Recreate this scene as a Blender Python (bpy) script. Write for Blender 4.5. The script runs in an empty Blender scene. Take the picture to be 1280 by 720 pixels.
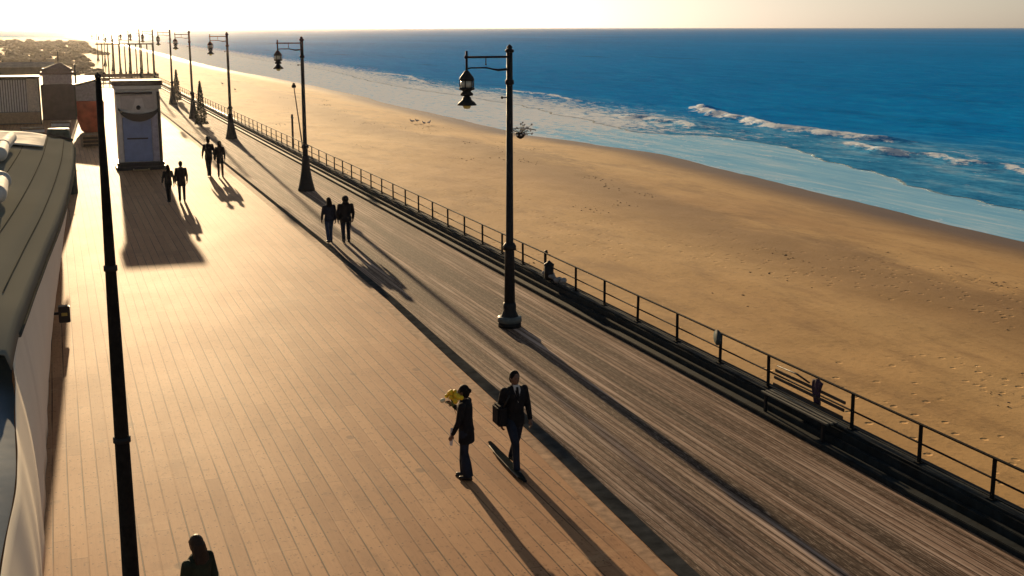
import bpy, bmesh, math, random
from mathutils import Vector, Matrix, noise
R = math.radians
random.seed(7)
scene = bpy.context.scene
col = scene.collection

# ------------------------------------------------------------------ helpers
def tag(o, label=None, cat=None, group=None, kind=None):
    if label: o['label'] = label
    if cat: o['category'] = cat
    if group: o['group'] = group
    if kind: o['kind'] = kind
    return o

def empty(name, loc, rz=0.0):
    o = bpy.data.objects.new(name, None); col.objects.link(o)
    o.location = loc; o.rotation_euler = (0, 0, rz); o.empty_display_size = .3
    return o

def copy_tree(o, parent=None):
    c = o.copy(); col.objects.link(c); c.parent = parent
    for ch in list(o.children): copy_tree(ch, c)
    return c

class MB:
    def __init__(s): s.v = []; s.f = []; s.sm = []
    def add(s, vs, fs, smooth=False):
        n = len(s.v); s.v += [tuple(v) for v in vs]
        s.f += [tuple(i+n for i in f) for f in fs]; s.sm += [smooth]*len(fs); return s
    def box(s, x0, x1, y0, y1, z0, z1, M=None):
        vs = [(x, y, z) for z in (z0, z1) for y in (y0, y1) for x in (x0, x1)]
        if M is not None: vs = [M @ Vector(v) for v in vs]
        return s.add(vs, [(0,2,3,1),(4,5,7,6),(0,1,5,4),(1,3,7,5),(3,2,6,7),(2,0,4,6)])
    def tube(s, pts, rads, n=12, caps=True, smooth=True, flat=1.0):
        pts = [Vector(p) for p in pts]
        if not isinstance(rads, (list, tuple)): rads = [rads]*len(pts)
        vs = []
        a0 = None
        for i, p in enumerate(pts):
            t = (pts[min(i+1, len(pts)-1)] - pts[max(i-1, 0)]).normalized()
            if a0 is None: a0 = t.orthogonal().normalized()
            a = (a0 - t*a0.dot(t)).normalized(); b = t.cross(a); a0 = a
            for k in range(n):
                w = 2*math.pi*k/n
                vs.append(p + (a*math.cos(w) + b*math.sin(w)*flat)*rads[i])
        fs = [(i*n+k, i*n+(k+1)%n, (i+1)*n+(k+1)%n, (i+1)*n+k) for i in range(len(pts)-1) for k in range(n)]
        if caps:
            fs += [tuple(reversed(range(n))), tuple((len(pts)-1)*n+k for k in range(n))]
        return s.add(vs, fs, smooth)
    def lathe(s, prof, c=(0,0,0), n=20, sx=1, sy=1, smooth=True):
        vs = []
        for r, z in prof:
            for k in range(n):
                w = 2*math.pi*k/n
                vs.append((c[0]+r*sx*math.cos(w), c[1]+r*sy*math.sin(w), c[2]+z))
        m = len(prof)
        fs = [(i*n+k, i*n+(k+1)%n, (i+1)*n+(k+1)%n, (i+1)*n+k) for i in range(m-1) for k in range(n)]
        fs += [tuple(reversed(range(n))), tuple((m-1)*n+k for k in range(n))]
        return s.add(vs, fs, smooth)
    def ball(s, c, r, n=12, m=8):
        c = Vector(c)
        if not isinstance(r, (list, tuple)): r = (r, r, r)
        vs = [c+Vector((0,0,-r[2]))]
        for i in range(1, m):
            ph = math.pi*i/m
            for k in range(n):
                w = 2*math.pi*k/n
                vs.append(c+Vector((r[0]*math.sin(ph)*math.cos(w), r[1]*math.sin(ph)*math.sin(w), -r[2]*math.cos(ph))))
        vs.append(c+Vector((0,0,r[2])))
        fs = [(0, 1+(k+1)%n, 1+k) for k in range(n)]
        for i in range(m-2):
            for k in range(n):
                a = 1+i*n; fs.append((a+k, a+(k+1)%n, a+n+(k+1)%n, a+n+k))
        a = 1+(m-2)*n; t = len(vs)-1
        fs += [(a+k, a+(k+1)%n, t) for k in range(n)]
        return s.add(vs, fs, True)
    def capsule(s, a, b, ra, rb, n=12):
        a = Vector(a); b = Vector(b)
        s.tube([a, b], [ra, rb], n); s.ball(a, ra, n, 8); s.ball(b, rb, n, 8); return s
    def loft(s, rings, n=20):      # rings: (cx, cy, z, rx, ry)
        vs = []
        for cx, cy, z, rx, ry in rings:
            for k in range(n):
                w = 2*math.pi*k/n; vs.append((cx+rx*math.cos(w), cy+ry*math.sin(w), z))
        m = len(rings)
        fs = [(i*n+k, i*n+(k+1)%n, (i+1)*n+(k+1)%n, (i+1)*n+k) for i in range(m-1) for k in range(n)]
        fs += [tuple(reversed(range(n))), tuple((m-1)*n+k for k in range(n))]
        return s.add(vs, fs, True)
    def mesh(s, name):
        me = bpy.data.meshes.new(name); me.from_pydata(s.v, [], s.f)
        me.polygons.foreach_set('use_smooth', s.sm); me.update()
        return me
    def build(s, name, mat, parent=None, bevel=0, fix=True):
        me = s.mesh(name)
        if fix or bevel:
            bm = bmesh.new(); bm.from_mesh(me)
            if bevel:
                es = [e for e in bm.edges if len(e.link_faces) == 2 and e.calc_face_angle(0) > .9]
                bmesh.ops.bevel(bm, geom=es, offset=bevel, segments=2, affect='EDGES', clamp_overlap=True)
            bmesh.ops.recalc_face_normals(bm, faces=bm.faces)
            bm.to_mesh(me); bm.free()
        if mat: me.materials.append(mat)
        o = bpy.data.objects.new(name, me); col.objects.link(o); o.parent = parent
        return o
    def build_remesh(s, name, mat, parent, voxel, extra=None, smooth_it=2):
        """one continuous skin grown over all the shapes collected"""
        me = s.mesh(name)
        t = bpy.data.objects.new('tmp', me); col.objects.link(t)
        m = t.modifiers.new('r', 'REMESH'); m.mode = 'VOXEL'; m.voxel_size = voxel; m.use_smooth_shade = True
        if smooth_it:
            q = t.modifiers.new('s', 'SMOOTH'); q.iterations = smooth_it; q.factor = .5
        dg = bpy.context.evaluated_depsgraph_get(); dg.update()
        me2 = bpy.data.meshes.new_from_object(t.evaluated_get(dg))
        bpy.data.objects.remove(t)
        me2.name = name
        if extra:
            bm = bmesh.new(); bm.from_mesh(me2); bm.from_mesh(extra.mesh('x')); bm.to_mesh(me2); bm.free()
        me2.polygons.foreach_set('use_smooth', [True]*len(me2.polygons))
        me2.materials.clear(); me2.materials.append(mat)
        o = bpy.data.objects.new(name, me2); col.objects.link(o); o.parent = parent
        return o

# ------------------------------------------------------------------ materials
class NT:
    def __init__(s, name):
        s.m = bpy.data.materials.new(name); s.m.use_nodes = True
        s.n = s.m.node_tree.nodes; s.l = s.m.node_tree.links
        s.b = s.n['Principled BSDF']
    def new(s, t, **kw):
        x = s.n.new(t)
        for k, v in kw.items():
            if hasattr(x, k): setattr(x, k, v)
        return x
    def link(s, a, b): s.l.new(a, b)
    def coords(s, scale=(1,1,1), rot=(0,0,0)):
        t = s.new('ShaderNodeTexCoord'); m = s.new('ShaderNodeMapping')
        m.inputs['Scale'].default_value = scale; m.inputs['Rotation'].default_value = rot
        s.link(t.outputs['Object'], m.inputs['Vector']); return m.outputs['Vector']
    def noise(s, vec, scale, detail=4, rough=.55):
        n = s.new('ShaderNodeTexNoise'); n.inputs['Scale'].default_value = scale
        n.inputs['Detail'].default_value = detail; n.inputs['Roughness'].default_value = rough
        s.link(vec, n.inputs['Vector']); return n.outputs['Fac']
    def ramp(s, fac, stops):
        r = s.new('ShaderNodeValToRGB'); e = r.color_ramp.elements
        while len(e) < len(stops): e.new(.5)
        for i, (p, c) in enumerate(stops):
            e[i].position = p
            e[i].color = (c, c, c, 1) if isinstance(c, (int, float)) else (*c, 1)
        s.link(fac, r.inputs['Fac']); return r.outputs['Color']
    def mix(s, fac, a, b, mode='MIX'):
        m = s.new('ShaderNodeMix'); m.data_type = 'RGBA'; m.blend_type = mode
        for inp, v in ((m.inputs[0], fac), (m.inputs[6], a), (m.inputs[7], b)):
            if isinstance(v, (int, float)): inp.default_value = v if inp.type == 'VALUE' else (v, v, v, 1)
            elif isinstance(v, (tuple, list)): inp.default_value = (*v, 1)
            else: s.link(v, inp)
        return m.outputs[2]
    def math(s, op, a, b=0.0, c=0.0, clamp=False):
        m = s.new('ShaderNodeMath'); m.operation = op; m.use_clamp = clamp
        for i, v in enumerate((a, b, c)):
            if isinstance(v, (int, float)): m.inputs[i].default_value = v
            else: s.link(v, m.inputs[i])
        return m.outputs[0]
    def maprange(s, v, a, b, c=0.0, d=1.0):
        m = s.new('ShaderNodeMapRange'); m.clamp = True; m.interpolation_type = 'SMOOTHSTEP'
        s.link(v, m.inputs[0])
        for i, q in enumerate((a, b, c, d)): m.inputs[i+1].default_value = q
        return m.outputs[0]
    def bump(s, h, strength, dist, prev=None):
        b = s.new('ShaderNodeBump'); b.inputs['Strength'].default_value = strength
        b.inputs['Distance'].default_value = dist; s.link(h, b.inputs['Height'])
        if prev is not None: s.link(prev, b.inputs['Normal'])
        return b.outputs['Normal']
    def out(s, color=None, rough=None, spec=None, normal=None, metal=None):
        for v, k in ((color, 'Base Color'), (rough, 'Roughness'), (spec, 'Specular IOR Level'), (normal, 'Normal'), (metal, 'Metallic')):
            if v is None: continue
            if isinstance(v, (int, float)): s.b.inputs[k].default_value = v
            elif isinstance(v, (tuple, list)): s.b.inputs[k].default_value = (*v, 1)
            else: s.link(v, s.b.inputs[k])
        return s.m

def simple(name, c, rough=.6, var=.25, scale=6, spec=.4, bump=.15, metal=0, dist=.01):
    t = NT(name); v = t.coords()
    n = t.noise(v, scale, 5)
    lo = tuple(x*(1-var) for x in c); hi = tuple(min(1, x*(1+var)) for x in c)
    cc = t.ramp(n, [(.3, lo), (.7, hi)])
    rr = t.ramp(t.noise(v, scale*2.3, 3), [(.3, max(0, rough-.1)), (.7, min(1, rough+.1))])
    return t.out(cc, rr, spec, t.bump(t.noise(v, scale*5, 4), bump, dist), metal)

IRON = simple('black_iron', (.012, .013, .015), .62, .4, 9, .25)
IRON_G = simple('grey_iron', (.10, .115, .11), .5, .3, 9)
PAINT_K = simple('dark_painted_timber', (.012, .019, .023), .7, .5, 4, .10, .4)
RAILM = simple('dark_rail_paint', (.010, .010, .010), .75, .4, 7, .1)
GLASS = simple('lantern_glass', (.5, .5, .42), .15, .1, 5, .8)
BULB = simple('yellowed_bulb_glass', (.75, .70, .25), .3, .1, 5)

def deck_material():
    t = NT('weathered_deck_boards')
    tc = t.new('ShaderNodeTexCoord'); sp = t.new('ShaderNodeSeparateXYZ'); t.link(tc.outputs['Object'], sp.inputs[0])
    X, Y = sp.outputs[0], sp.outputs[1]
    wob = t.noise(t.coords((.5, .08, 1)), 1.0, 2)
    Xw = t.math('ADD', X, t.math('MULTIPLY', t.math('SUBTRACT', wob, .5), .05))
    # which board
    def boards(w, seed):
        u = t.math('DIVIDE', Xw, w); idx = t.math('FLOOR', u); fr = t.math('FRACT', u)
        wn = t.new('ShaderNodeTexWhiteNoise'); wn.noise_dimensions = '1D'
        t.link(t.math('ADD', idx, seed), wn.inputs['W'])
        # staggered butt joints
        v = t.math('ADD', t.math('DIVIDE', Y, 4.8), t.math('MULTIPLY', wn.outputs['Value'], 7.0))
        seg = t.math('FLOOR', v); vf = t.math('FRACT', v)
        wn2 = t.new('ShaderNodeTexWhiteNoise'); wn2.noise_dimensions = '2D'
        cb = t.new('ShaderNodeCombineXYZ'); t.link(idx, cb.inputs[0]); t.link(seg, cb.inputs[1])
        t.link(cb.outputs[0], wn2.inputs['Vector'])
        edge = t.math('MULTIPLY', t.math('ABSOLUTE', t.math('SUBTRACT', fr, .5)), 2.0)
        gap = t.maprange(edge, 1-.13*.25/w, 1-.05*.25/w)
        jedge = t.math('MULTIPLY', t.math('ABSOLUTE', t.math('SUBTRACT', vf, .5)), 2.0)
        jg = t.maprange(jedge, .9955, .9985)
        return gap, wn2.outputs['Value'], jg
    gA, rA, jA = boards(.245, 3); gB, rB, jB = boards(.15, 50)
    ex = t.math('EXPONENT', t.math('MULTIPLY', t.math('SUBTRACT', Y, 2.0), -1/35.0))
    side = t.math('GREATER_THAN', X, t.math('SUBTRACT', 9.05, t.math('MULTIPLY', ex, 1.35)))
    grain = t.noise(t.coords((22, .9, 1)), 1.0, 6, .65)
    fine = t.noise(t.coords((60, 4, 1)), 1.0, 4, .7)
    blot = t.noise(t.coords((.55, .28, 1)), 1.0, 5, .6)
    speck = t.noise(t.coords((9, 5, 1)), 1.0, 5, .75)
    # smooth walked side
    cA = t.ramp(grain, [(.25, (.31, .145, .062)), (.5, (.43, .22, .10)), (.8, (.54, .30, .145))])
    cA = t.mix(.5, cA, t.ramp(rA, [(0, (.26, .125, .058)), (.3, (.38, .20, .10)), (1, (.54, .31, .16))]))
    cA = t.mix(t.maprange(blot, .42, .68, 0, .30), cA, (.33, .165, .085))
    cA = t.mix(t.maprange(speck, .53, .68, 0, .8), cA, (.19, .088, .04))
    cA = t.mix(t.math('MULTIPLY', gA, t.maprange(t.noise(t.coords((3, .3, 1)), 1.0, 3), .34, .58, .12, 1.0)), cA, (.05, .022, .010))
    cA = t.mix(t.math('MULTIPLY', jA, .6), cA, (.06, .03, .015))
    st3 = t.noise(t.coords((.9, .35, 1), (0, 0, R(9))), 1.0, 7, .72)
    cA = t.mix(t.maprange(st3, .52, .66, 0, .42), cA, (.20, .10, .05))
    cA = t.mix(t.maprange(t.noise(t.coords((.35, .9, 1)), 1.0, 6, .75), .56, .70, 0, .35), cA, (.58, .38, .21))
    sp2 = t.new('ShaderNodeTexVoronoi'); sp2.inputs['Scale'].default_value = .9; t.link(t.coords((1, .7, 1)), sp2.inputs['Vector'])
    cA = t.mix(t.maprange(sp2.outputs['Distance'], .10, .055, 0, .6), cA, (.08, .045, .03))
    ny = t.math('ABSOLUTE', t.math('SUBTRACT', t.math('FRACT', t.math('DIVIDE', Y, .8)), .5))
    nx_ = t.math('ABSOLUTE', t.math('SUBTRACT', t.math('ABSOLUTE', t.math('SUBTRACT', t.math('FRACT', t.math('DIVIDE', Xw, .245)), .5)), .27))
    nail = t.math('MULTIPLY', t.maprange(ny, .026, .014), t.maprange(nx_, .07, .035))
    cA = t.mix(t.math('MULTIPLY', nail, .75), cA, (.06, .035, .025))
    # rough side beside the rail: silvered ridges and brown hollows running along the boards
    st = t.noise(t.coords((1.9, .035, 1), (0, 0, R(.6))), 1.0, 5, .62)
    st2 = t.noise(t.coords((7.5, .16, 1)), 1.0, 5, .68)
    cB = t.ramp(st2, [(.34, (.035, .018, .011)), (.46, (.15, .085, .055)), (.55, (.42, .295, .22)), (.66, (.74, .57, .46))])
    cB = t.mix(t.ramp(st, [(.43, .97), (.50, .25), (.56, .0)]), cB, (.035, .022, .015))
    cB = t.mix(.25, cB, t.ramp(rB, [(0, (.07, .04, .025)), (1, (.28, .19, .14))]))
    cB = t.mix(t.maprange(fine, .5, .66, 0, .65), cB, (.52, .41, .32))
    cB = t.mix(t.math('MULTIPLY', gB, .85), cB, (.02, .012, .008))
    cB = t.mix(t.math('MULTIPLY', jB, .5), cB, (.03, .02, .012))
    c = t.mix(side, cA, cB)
    hA = t.math('SUBTRACT', t.math('MULTIPLY', grain, .25), gA)
    hB = t.math('SUBTRACT', t.math('ADD', t.math('MULTIPLY', st2, 1.6), t.math('MULTIPLY', rB, .4)), gB)
    h = t.math('ADD', t.math('MULTIPLY', hA, t.math('SUBTRACT', 1.0, side)), t.math('MULTIPLY', hB, side))
    nrm = t.bump(h, .25, .010)
    nrm = t.bump(speck, .18, .008, nrm)
    rough = t.math('ADD', t.math('MULTIPLY', side, .12), t.maprange(blot, .3, .7, .69, .71))
    return t.out(c, rough, .07, nrm)

def sand_material():
    t = NT('beach_sand')
    at = t.new('ShaderNodeAttribute'); at.attribute_name = 'inland'
    d = at.outputs['Fac']
    v = t.coords()
    big = t.noise(t.coords((.10, .022, 1), (0, 0, R(4))), 1.0, 6, .62)
    mid = t.noise(t.coords((.5, .16, 1), (0, 0, R(-6))), 1.0, 6, .7)
    fine = t.noise(v, 3.5, 6, .75)
    c = t.ramp(big, [(.32, (.41, .22, .07)), (.5, (.55, .325, .115)), (.68, (.66, .42, .17))])
    c = t.mix(t.maprange(mid, .46, .68, 0, .6), c, (.27, .145, .048))
    dw = t.math('ADD', d, t.math('MULTIPLY', t.math('SUBTRACT', mid, .5), 7.0))
    tide = t.math('MULTIPLY', t.maprange(dw, 9.5, 12), t.maprange(dw, 18, 13))
    c = t.mix(t.math('MULTIPLY', tide, .65), c, (.21, .11, .036))
    c = t.mix(t.maprange(fine, .52, .68, 0, .45), c, (.25, .14, .05))
    wet = t.maprange(t.math('ADD', d, t.math('MULTIPLY', mid, 2.0)), 7.5, 2.5)
    c = t.mix(t.math('MULTIPLY', wet, .9), c, (.10, .048, .018))
    # footprints in trampled patches
    vo = t.new('ShaderNodeTexVoronoi'); vo.inputs['Scale'].default_value = 2.1; t.link(v, vo.inputs['Vector'])
    vo.inputs['Randomness'].default_value = 1
    pit = t.maprange(vo.outputs['Distance'], .10, .22)
    mask = t.math('MULTIPLY', t.maprange(t.noise(t.coords((.13, .05, 1)), 1.0, 4, .7), .46, .58), t.maprange(d, 7, 11))
    pits = t.math('MULTIPLY', t.math('SUBTRACT', 1.0, pit), mask)
    nrm = t.bump(t.math('SUBTRACT', 1.0, pits), .8, .06)
    c = t.mix(t.math('MULTIPLY', pits, .35), c, (.16, .09, .035))
    nrm = t.bump(mid, .30, .07, nrm)
    nrm = t.bump(fine, .30, .05, nrm)
    r = t.mix(wet, .85, .5)
    return t.out(c, r, .2, nrm)

def sea_material():
    t = NT('sea_water')
    def A(n):
        a = t.new('ShaderNodeAttribute'); a.attribute_name = n; return a.outputs['Fac']
    off, foam, wash = A('offs'), A('foam'), A('wash')
    band = t.noise(t.coords((.10, .018, 1)), 1.0, 6, .65)
    mott = t.noise(t.coords((.42, .12, 1), (0, 0, R(5))), 1.0, 7, .72)
    big = t.noise(t.coords((.012, .004, 1)), 1.0, 5, .6)
    deep = t.ramp(big, [(.3, (.0, .20, .58)), (.7, (.0, .27, .72))])
    deep = t.mix(t.maprange(mott, .42, .66, 0, .55), deep, (.004, .36, .78))
    deep = t.mix(t.maprange(band, .58, .72, 0, .6), deep, (.0, .12, .38))
    shal = t.ramp(mott, [(.3, (.010, .19, .46)), (.52, (.06, .35, .66)), (.68, (.28, .56, .78))])
    ow = t.math('ADD', off, t.math('MULTIPLY', t.math('SUBTRACT', band, .5), 22.0))
    c = t.mix(t.maprange(ow, 13, 32), shal, deep)
    w2 = t.math('ADD', wash, t.math('MULTIPLY', t.math('SUBTRACT', mott, .5), .7))
    wm = t.maprange(w2, .42, .58)
    wc = t.ramp(t.noise(t.coords((.9, .07, 1)), 1.0, 7, .7), [(.3, (.15, .50, .82)), (.5, (.30, .65, .90)), (.68, (.62, .82, .95))])
    c = t.mix(wm, c, wc)
    lace = t.noise(t.coords((1.3, .5, 1)), 1.0, 7, .8)
    fm = t.math('ADD', foam, t.math('MULTIPLY', t.math('SUBTRACT', lace, .5), 2.6))
    fm = t.math('MULTIPLY', t.maprange(fm, .50, .80), t.maprange(foam, .02, .18))
    c = t.mix(fm, c, (.80, .87, .93))
    w1 = t.noise(t.coords((.9, .30, 1), (0, 0, R(8))), 1.0, 5, .6)
    w3 = t.noise(t.coords((.13, .03, 1), (0, 0, R(3))), 1.0, 4, .6)
    calm = t.math('SUBTRACT', 1.0, t.math('MULTIPLY', wm, .85))
    nrm = t.bump(t.math('MULTIPLY', w3, calm), .9, 1.2)
    nrm = t.bump(t.math('MULTIPLY', w1, calm), .8, .28, nrm)
    rough = t.mix(fm, t.mix(wm, .34, .20), .8)
    m_ = t.out(c, rough, 0.0, nrm)
    gl = t.new('ShaderNodeBsdfGlossy'); gl.inputs['Color'].default_value = (.9, .95, 1, 1)
    t.link(nrm, gl.inputs['Normal']); t.link(rough, gl.inputs['Roughness'])
    mx = t.new('ShaderNodeMixShader'); t.link(t.mix(fm, t.mix(wm, .012, .10), .02), mx.inputs[0])
    t.link(t.b.outputs[0], mx.inputs[1]); t.link(gl.outputs[0], mx.inputs[2])
    t.link(mx.outputs[0], t.n['Material Output'].inputs['Surface'])
    return m_

# ------------------------------------------------------------------ the ground, the sea, the deck
SH = [(-600,41),(44,40.4),(60,41.2),(72,42.0),(84,42.9),(95,41.5),(107,39.2),(130,39.5),(156,39.5),(173,40.3),(201,40.2),
      (243,39.2),(276,37.7),(340,37.2),(495,38.3),(843,38),(1020,26),(1100,0),(1150,-60),(1200,-260),(1260,-1500),(1300,-9000),(14000,-9000)]
WE = [(-600,6.5),(50,6.6),(60,6.4),(70,8.5),(84,11),(97,14),(104,10.5),(120,12),(150,14),(194,12),(297,20),(1400,20),(14000,20)]
def lerp_tab(tab, y):
    for (a, p), (b, q) in zip(tab, tab[1:]):
        if y <= b:
            t = max(0, (y-a)/(b-a)); t2 = t*t*(3-2*t) if b < 900 else t
            return p+(q-p)*t2
    return tab[-1][1]
def shore(y):
    s = lerp_tab(SH, y)
    if y < 900: s += .35*noise.noise((y*.11, 3.3, 0)) + .12*noise.noise((y*.5, 1.3, 0))
    return s
def seq(*segs):
    out = []
    for a, b, st in segs:
        x = a
        while x < b-1e-6: out.append(x); x += st
    out.append(segs[-1][1]); return out
def grid(xs_of, ys, nx, zfun, name, mat, attrs):
    vs = []; at = {k: [] for k in attrs}
    for y in ys:
        for x, extra in xs_of(y):
            z, a = zfun(x, y, extra); vs.append((x, y, z))
            for k in attrs: at[k].append(a[k])
    fs = [(j*nx+i, j*nx+i+1, (j+1)*nx+i+1, (j+1)*nx+i) for j in range(len(ys)-1) for i in range(nx-1)]
    me = bpy.data.meshes.new(name); me.from_pydata(vs, [], fs)
    me.polygons.foreach_set('use_smooth', [True]*len(fs))
    for k in attrs:
        L = me.attributes.new(k, 'FLOAT', 'POINT'); L.data.foreach_set('value', at[k])
    me.materials.append(mat)
    o = bpy.data.objects.new(name, me); col.objects.link(o); return tag(o, kind='structure')

def sand_z(x, y, extra):
    d = shore(y)-x
    if d < 0: z = -1.8 + max(-6, d*.05)
    else: z = -1.8 + .85*(1-math.exp(-d/9.0))
    if 13 < x and d > 4 and y < 420:
        k = min(1, (d-4)/6)
        z += k*(.055*noise.noise((x*.22, y*.07, 0)) + .03*noise.noise((x*.7, y*.3, 5)) + .018*noise.noise((x*2.1, y*1.6, 9)))
    if x < 12: z += min(.45, (12-x)*.05)
    return z, {'inland': max(-5, min(60, d))}
xs = seq((-6000,-1000,1000),(-1000,-200,200),(-200,-20,30),(-20,12.6,2.5),(12.6,46,.36),(46,70,4),(70,200,65))
xs += [1500, 9000]
ys = seq((-300,0,50),(0,150,.5),(150,420,1.8),(420,1300,22),(1300,2500,600))
grid(lambda y: [(x, None) for x in xs], ys, len(xs), sand_z, 'beach_sand', sand_material(), ['inland'])

BREAK = [  # crest: points (y, offshore distance), height, foam width
    ([(88,21.8),(95,22.5),(102,23.6),(112,26.5),(121,27.6),(131,30.6)], .7, 2.3),
    ([(71,17.3),(75,17.6),(80,15.8),(86,17.2)], .5, 1.7),
    ([(108,18.2),(112,18.9),(118,18.6),(124,17.8)], .42, 1.4),
    ([(60,16.2),(64,17.5),(68,18.8)], .3, 1.4),
    ([(150,24),(165,26),(185,24)], .2, 1.6), ([(210,20),(240,26),(262,24)], .2, 2.0)]
def sea_z(x, y, off):
    z = -1.78; f = 0.0
    if off > 6:
        k = min(1, (off-6)/10)
        z += k*.05*noise.noise((x*.25, y*.07, 2)) + k*.12*noise.noise((x*.07, y*.02, 8))
    for pts, h, w in BREAK:
        if pts[0][0]-4 < y < pts[-1][0]+4:
            c = None
            for (a, p), (b, q) in zip(pts, pts[1:]):
                if a <= y <= b: c = p+(q-p)*(y-a)/(b-a)
            e = 1.0
            if c is None:
                e = 1-min(abs(y-pts[0][0]), abs(y-pts[-1][0]))/4
                c = pts[0][1] if y < pts[0][0] else pts[-1][1]
            c += .5*noise.noise((y*.35, 7, 0))
            hh = h*e*(.65+.6*abs(noise.noise((y*.22, 1, 4))))
            u = off-c
            if u >= 0: z += hh*math.exp(-(u/1.9)**2)
            else: z += hh*math.exp(-(u/.75)**2)
            ww = w*(.6+.8*abs(noise.noise((y*.3, 4, 1))))
            if -ww < u < .3: f = max(f, e*(.8 if u > -ww*.4 else .8*(u+ww)/(ww*.6)))
    we = lerp_tab(WE, y) + .9*noise.noise((y*.12, 9, 0)) + .5*noise.noise((y*.45, 2, 6))
    wash = max(0, min(1, (we-off)/2.2+.5))
    if abs(off-we) < 1.2 and y < 400: f = max(f, .26*(1-abs(off-we)/1.2)*(.5+noise.noise((y*.3, 3, 3))))
    far = max(0, min(1, (y-70)/50))
    if off < 34: f = max(f, far*.86*(1-max(0, (off-we-3)/16)) if off < we+19 else 0)
    if off < .5: f = max(f, .42)
    if off < we: f = max(f, .20+.30*noise.noise((off*.55, y*.035, 21)) + .12*min(1, max(0, (y-45)/40)))
    if we+.5 < off < we+14: f = max(f, .26+.30*noise.noise((off*.3, y*.05, 11)))
    return z, {'offs': min(off, 500), 'foam': f, 'wash': wash}
offs = seq((-2.5,46,.42),(46,80,2.5)) + [100,140,200,300,450,700,1100,1800,3000,5000,9000,14000,24000]
ysea = seq((-300,20,40),(20,160,.6),(160,420,2.2),(420,1300,20)) + [1500,1800,2300,3000,4500,7000,11500]
grid(lambda y: [(shore(y)+o, o) for o in offs], ysea, len(offs), sea_z, 'sea', sea_material(), ['offs','foam','wash'])

DECK = deck_material()
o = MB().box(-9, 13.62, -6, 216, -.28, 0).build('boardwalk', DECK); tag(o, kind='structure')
# retaining wall under the seaward edge
CONC = simple('old_concrete', (.20, .19, .17), .85, .3, 2)
o = MB().box(13.35, 13.66, -5.9, 215.9, -2.2, -.285).build('retaining_wall', CONC); tag(o, kind='structure')
# far lamp's shadow painted as a dark strip between the two kinds of boards
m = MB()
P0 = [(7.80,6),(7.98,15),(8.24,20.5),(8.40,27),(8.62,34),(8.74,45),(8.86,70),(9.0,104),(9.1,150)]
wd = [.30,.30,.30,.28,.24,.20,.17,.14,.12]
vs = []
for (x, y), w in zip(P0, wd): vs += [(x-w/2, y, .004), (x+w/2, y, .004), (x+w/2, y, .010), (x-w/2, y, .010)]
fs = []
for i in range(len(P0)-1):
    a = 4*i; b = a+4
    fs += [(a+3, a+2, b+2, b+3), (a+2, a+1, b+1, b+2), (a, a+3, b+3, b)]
o = m.add(vs, fs).build('lamp_shadow_strip', simple('painted_lamp_shadow', (.050, .053, .054), .95, .4, 3, .0, .3)); tag(o, kind='structure')
# pale worn board beside the strip
vs = []
for (x, y), w in zip(P0, wd): vs += [(x-w/2-.26, y, .004), (x-w/2-.02, y, .004)]
o = MB().add(vs, [(2*i, 2*i+1, 2*i+3, 2*i+2) for i in range(len(P0)-1)]).build('worn_edge_board', simple('worn_pale_board', (.36, .225, .135), .8, .4, 5, .08, .3)); tag(o, kind='structure')

# kerb: low toe board, dark recess and a big round-edged beam the rail stands on
k = empty('kerb', (0, 0, 0)); tag(k, kind='structure')
m = MB(); m.box(12.78, 12.98, 8, 214, .003, .10); m.build('toe_board', PAINT_K, k, bevel=.012)
m = MB(); m.box(13.0, 13.10, 8, 214, .003, .22); m.build('step_board', PAINT_K, k, bevel=.012)
m = MB(); m.box(13.12, 13.46, 8, 214, .003, .40); m.build('kerb_beam', PAINT_K, k, bevel=.05)
m = MB(); m.tube([(13.5, 8, .33), (13.5, 214, .33)], .06, 12); m.build('pipe', simple('weathered_pipe', (.05,.052,.048), .45, .4, 5), k)

# ------------------------------------------------------------------ railing
fence = empty('railing', (13.3, 14, .4))
tag(fence, 'long dark metal railing with two bars along the beach edge of the boardwalk', 'railing')
posts = [9.3, 11.2, 13.0, 14.83, 16.61, 18.54, 21.44, 23.44, 25.48, 27.62, 29.65, 31.61, 33.93, 35.85, 37.8, 39.8]
while posts[-1] < 196: posts.append(posts[-1]+2.0)
fx, fy, fz = fence.location
for z, r, nm in ((1.07, .024, 'top_rail'), (.74, .018, 'middle_rail'), (.44, .012, 'bottom_rail')):
    pts = [(0, y-fy, z-fz + .006*noise.noise((y*.7, z, 0))) for y in seq((8, 212, 2.0))]
    MB().tube(pts, r, 10).build(nm, RAILM, fence)
pm = MB(); pm.box(-.026, .026, -.026, .026, .0, .655); pm.box(-.07, .07, -.06, .06, 0, .014)
p0 = pm.build('post', RAILM, fence, bevel=.004)
p0.location = (0, posts[0]-fy, 0)
for y in posts[1:98]:
    c = p0.copy(); col.objects.link(c); c.parent = fence; c.location = (0, y-fy, 0); c.rotation_euler = (R(random.uniform(-.8,.8)), R(random.uniform(-.8,.8)), 0)

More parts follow.
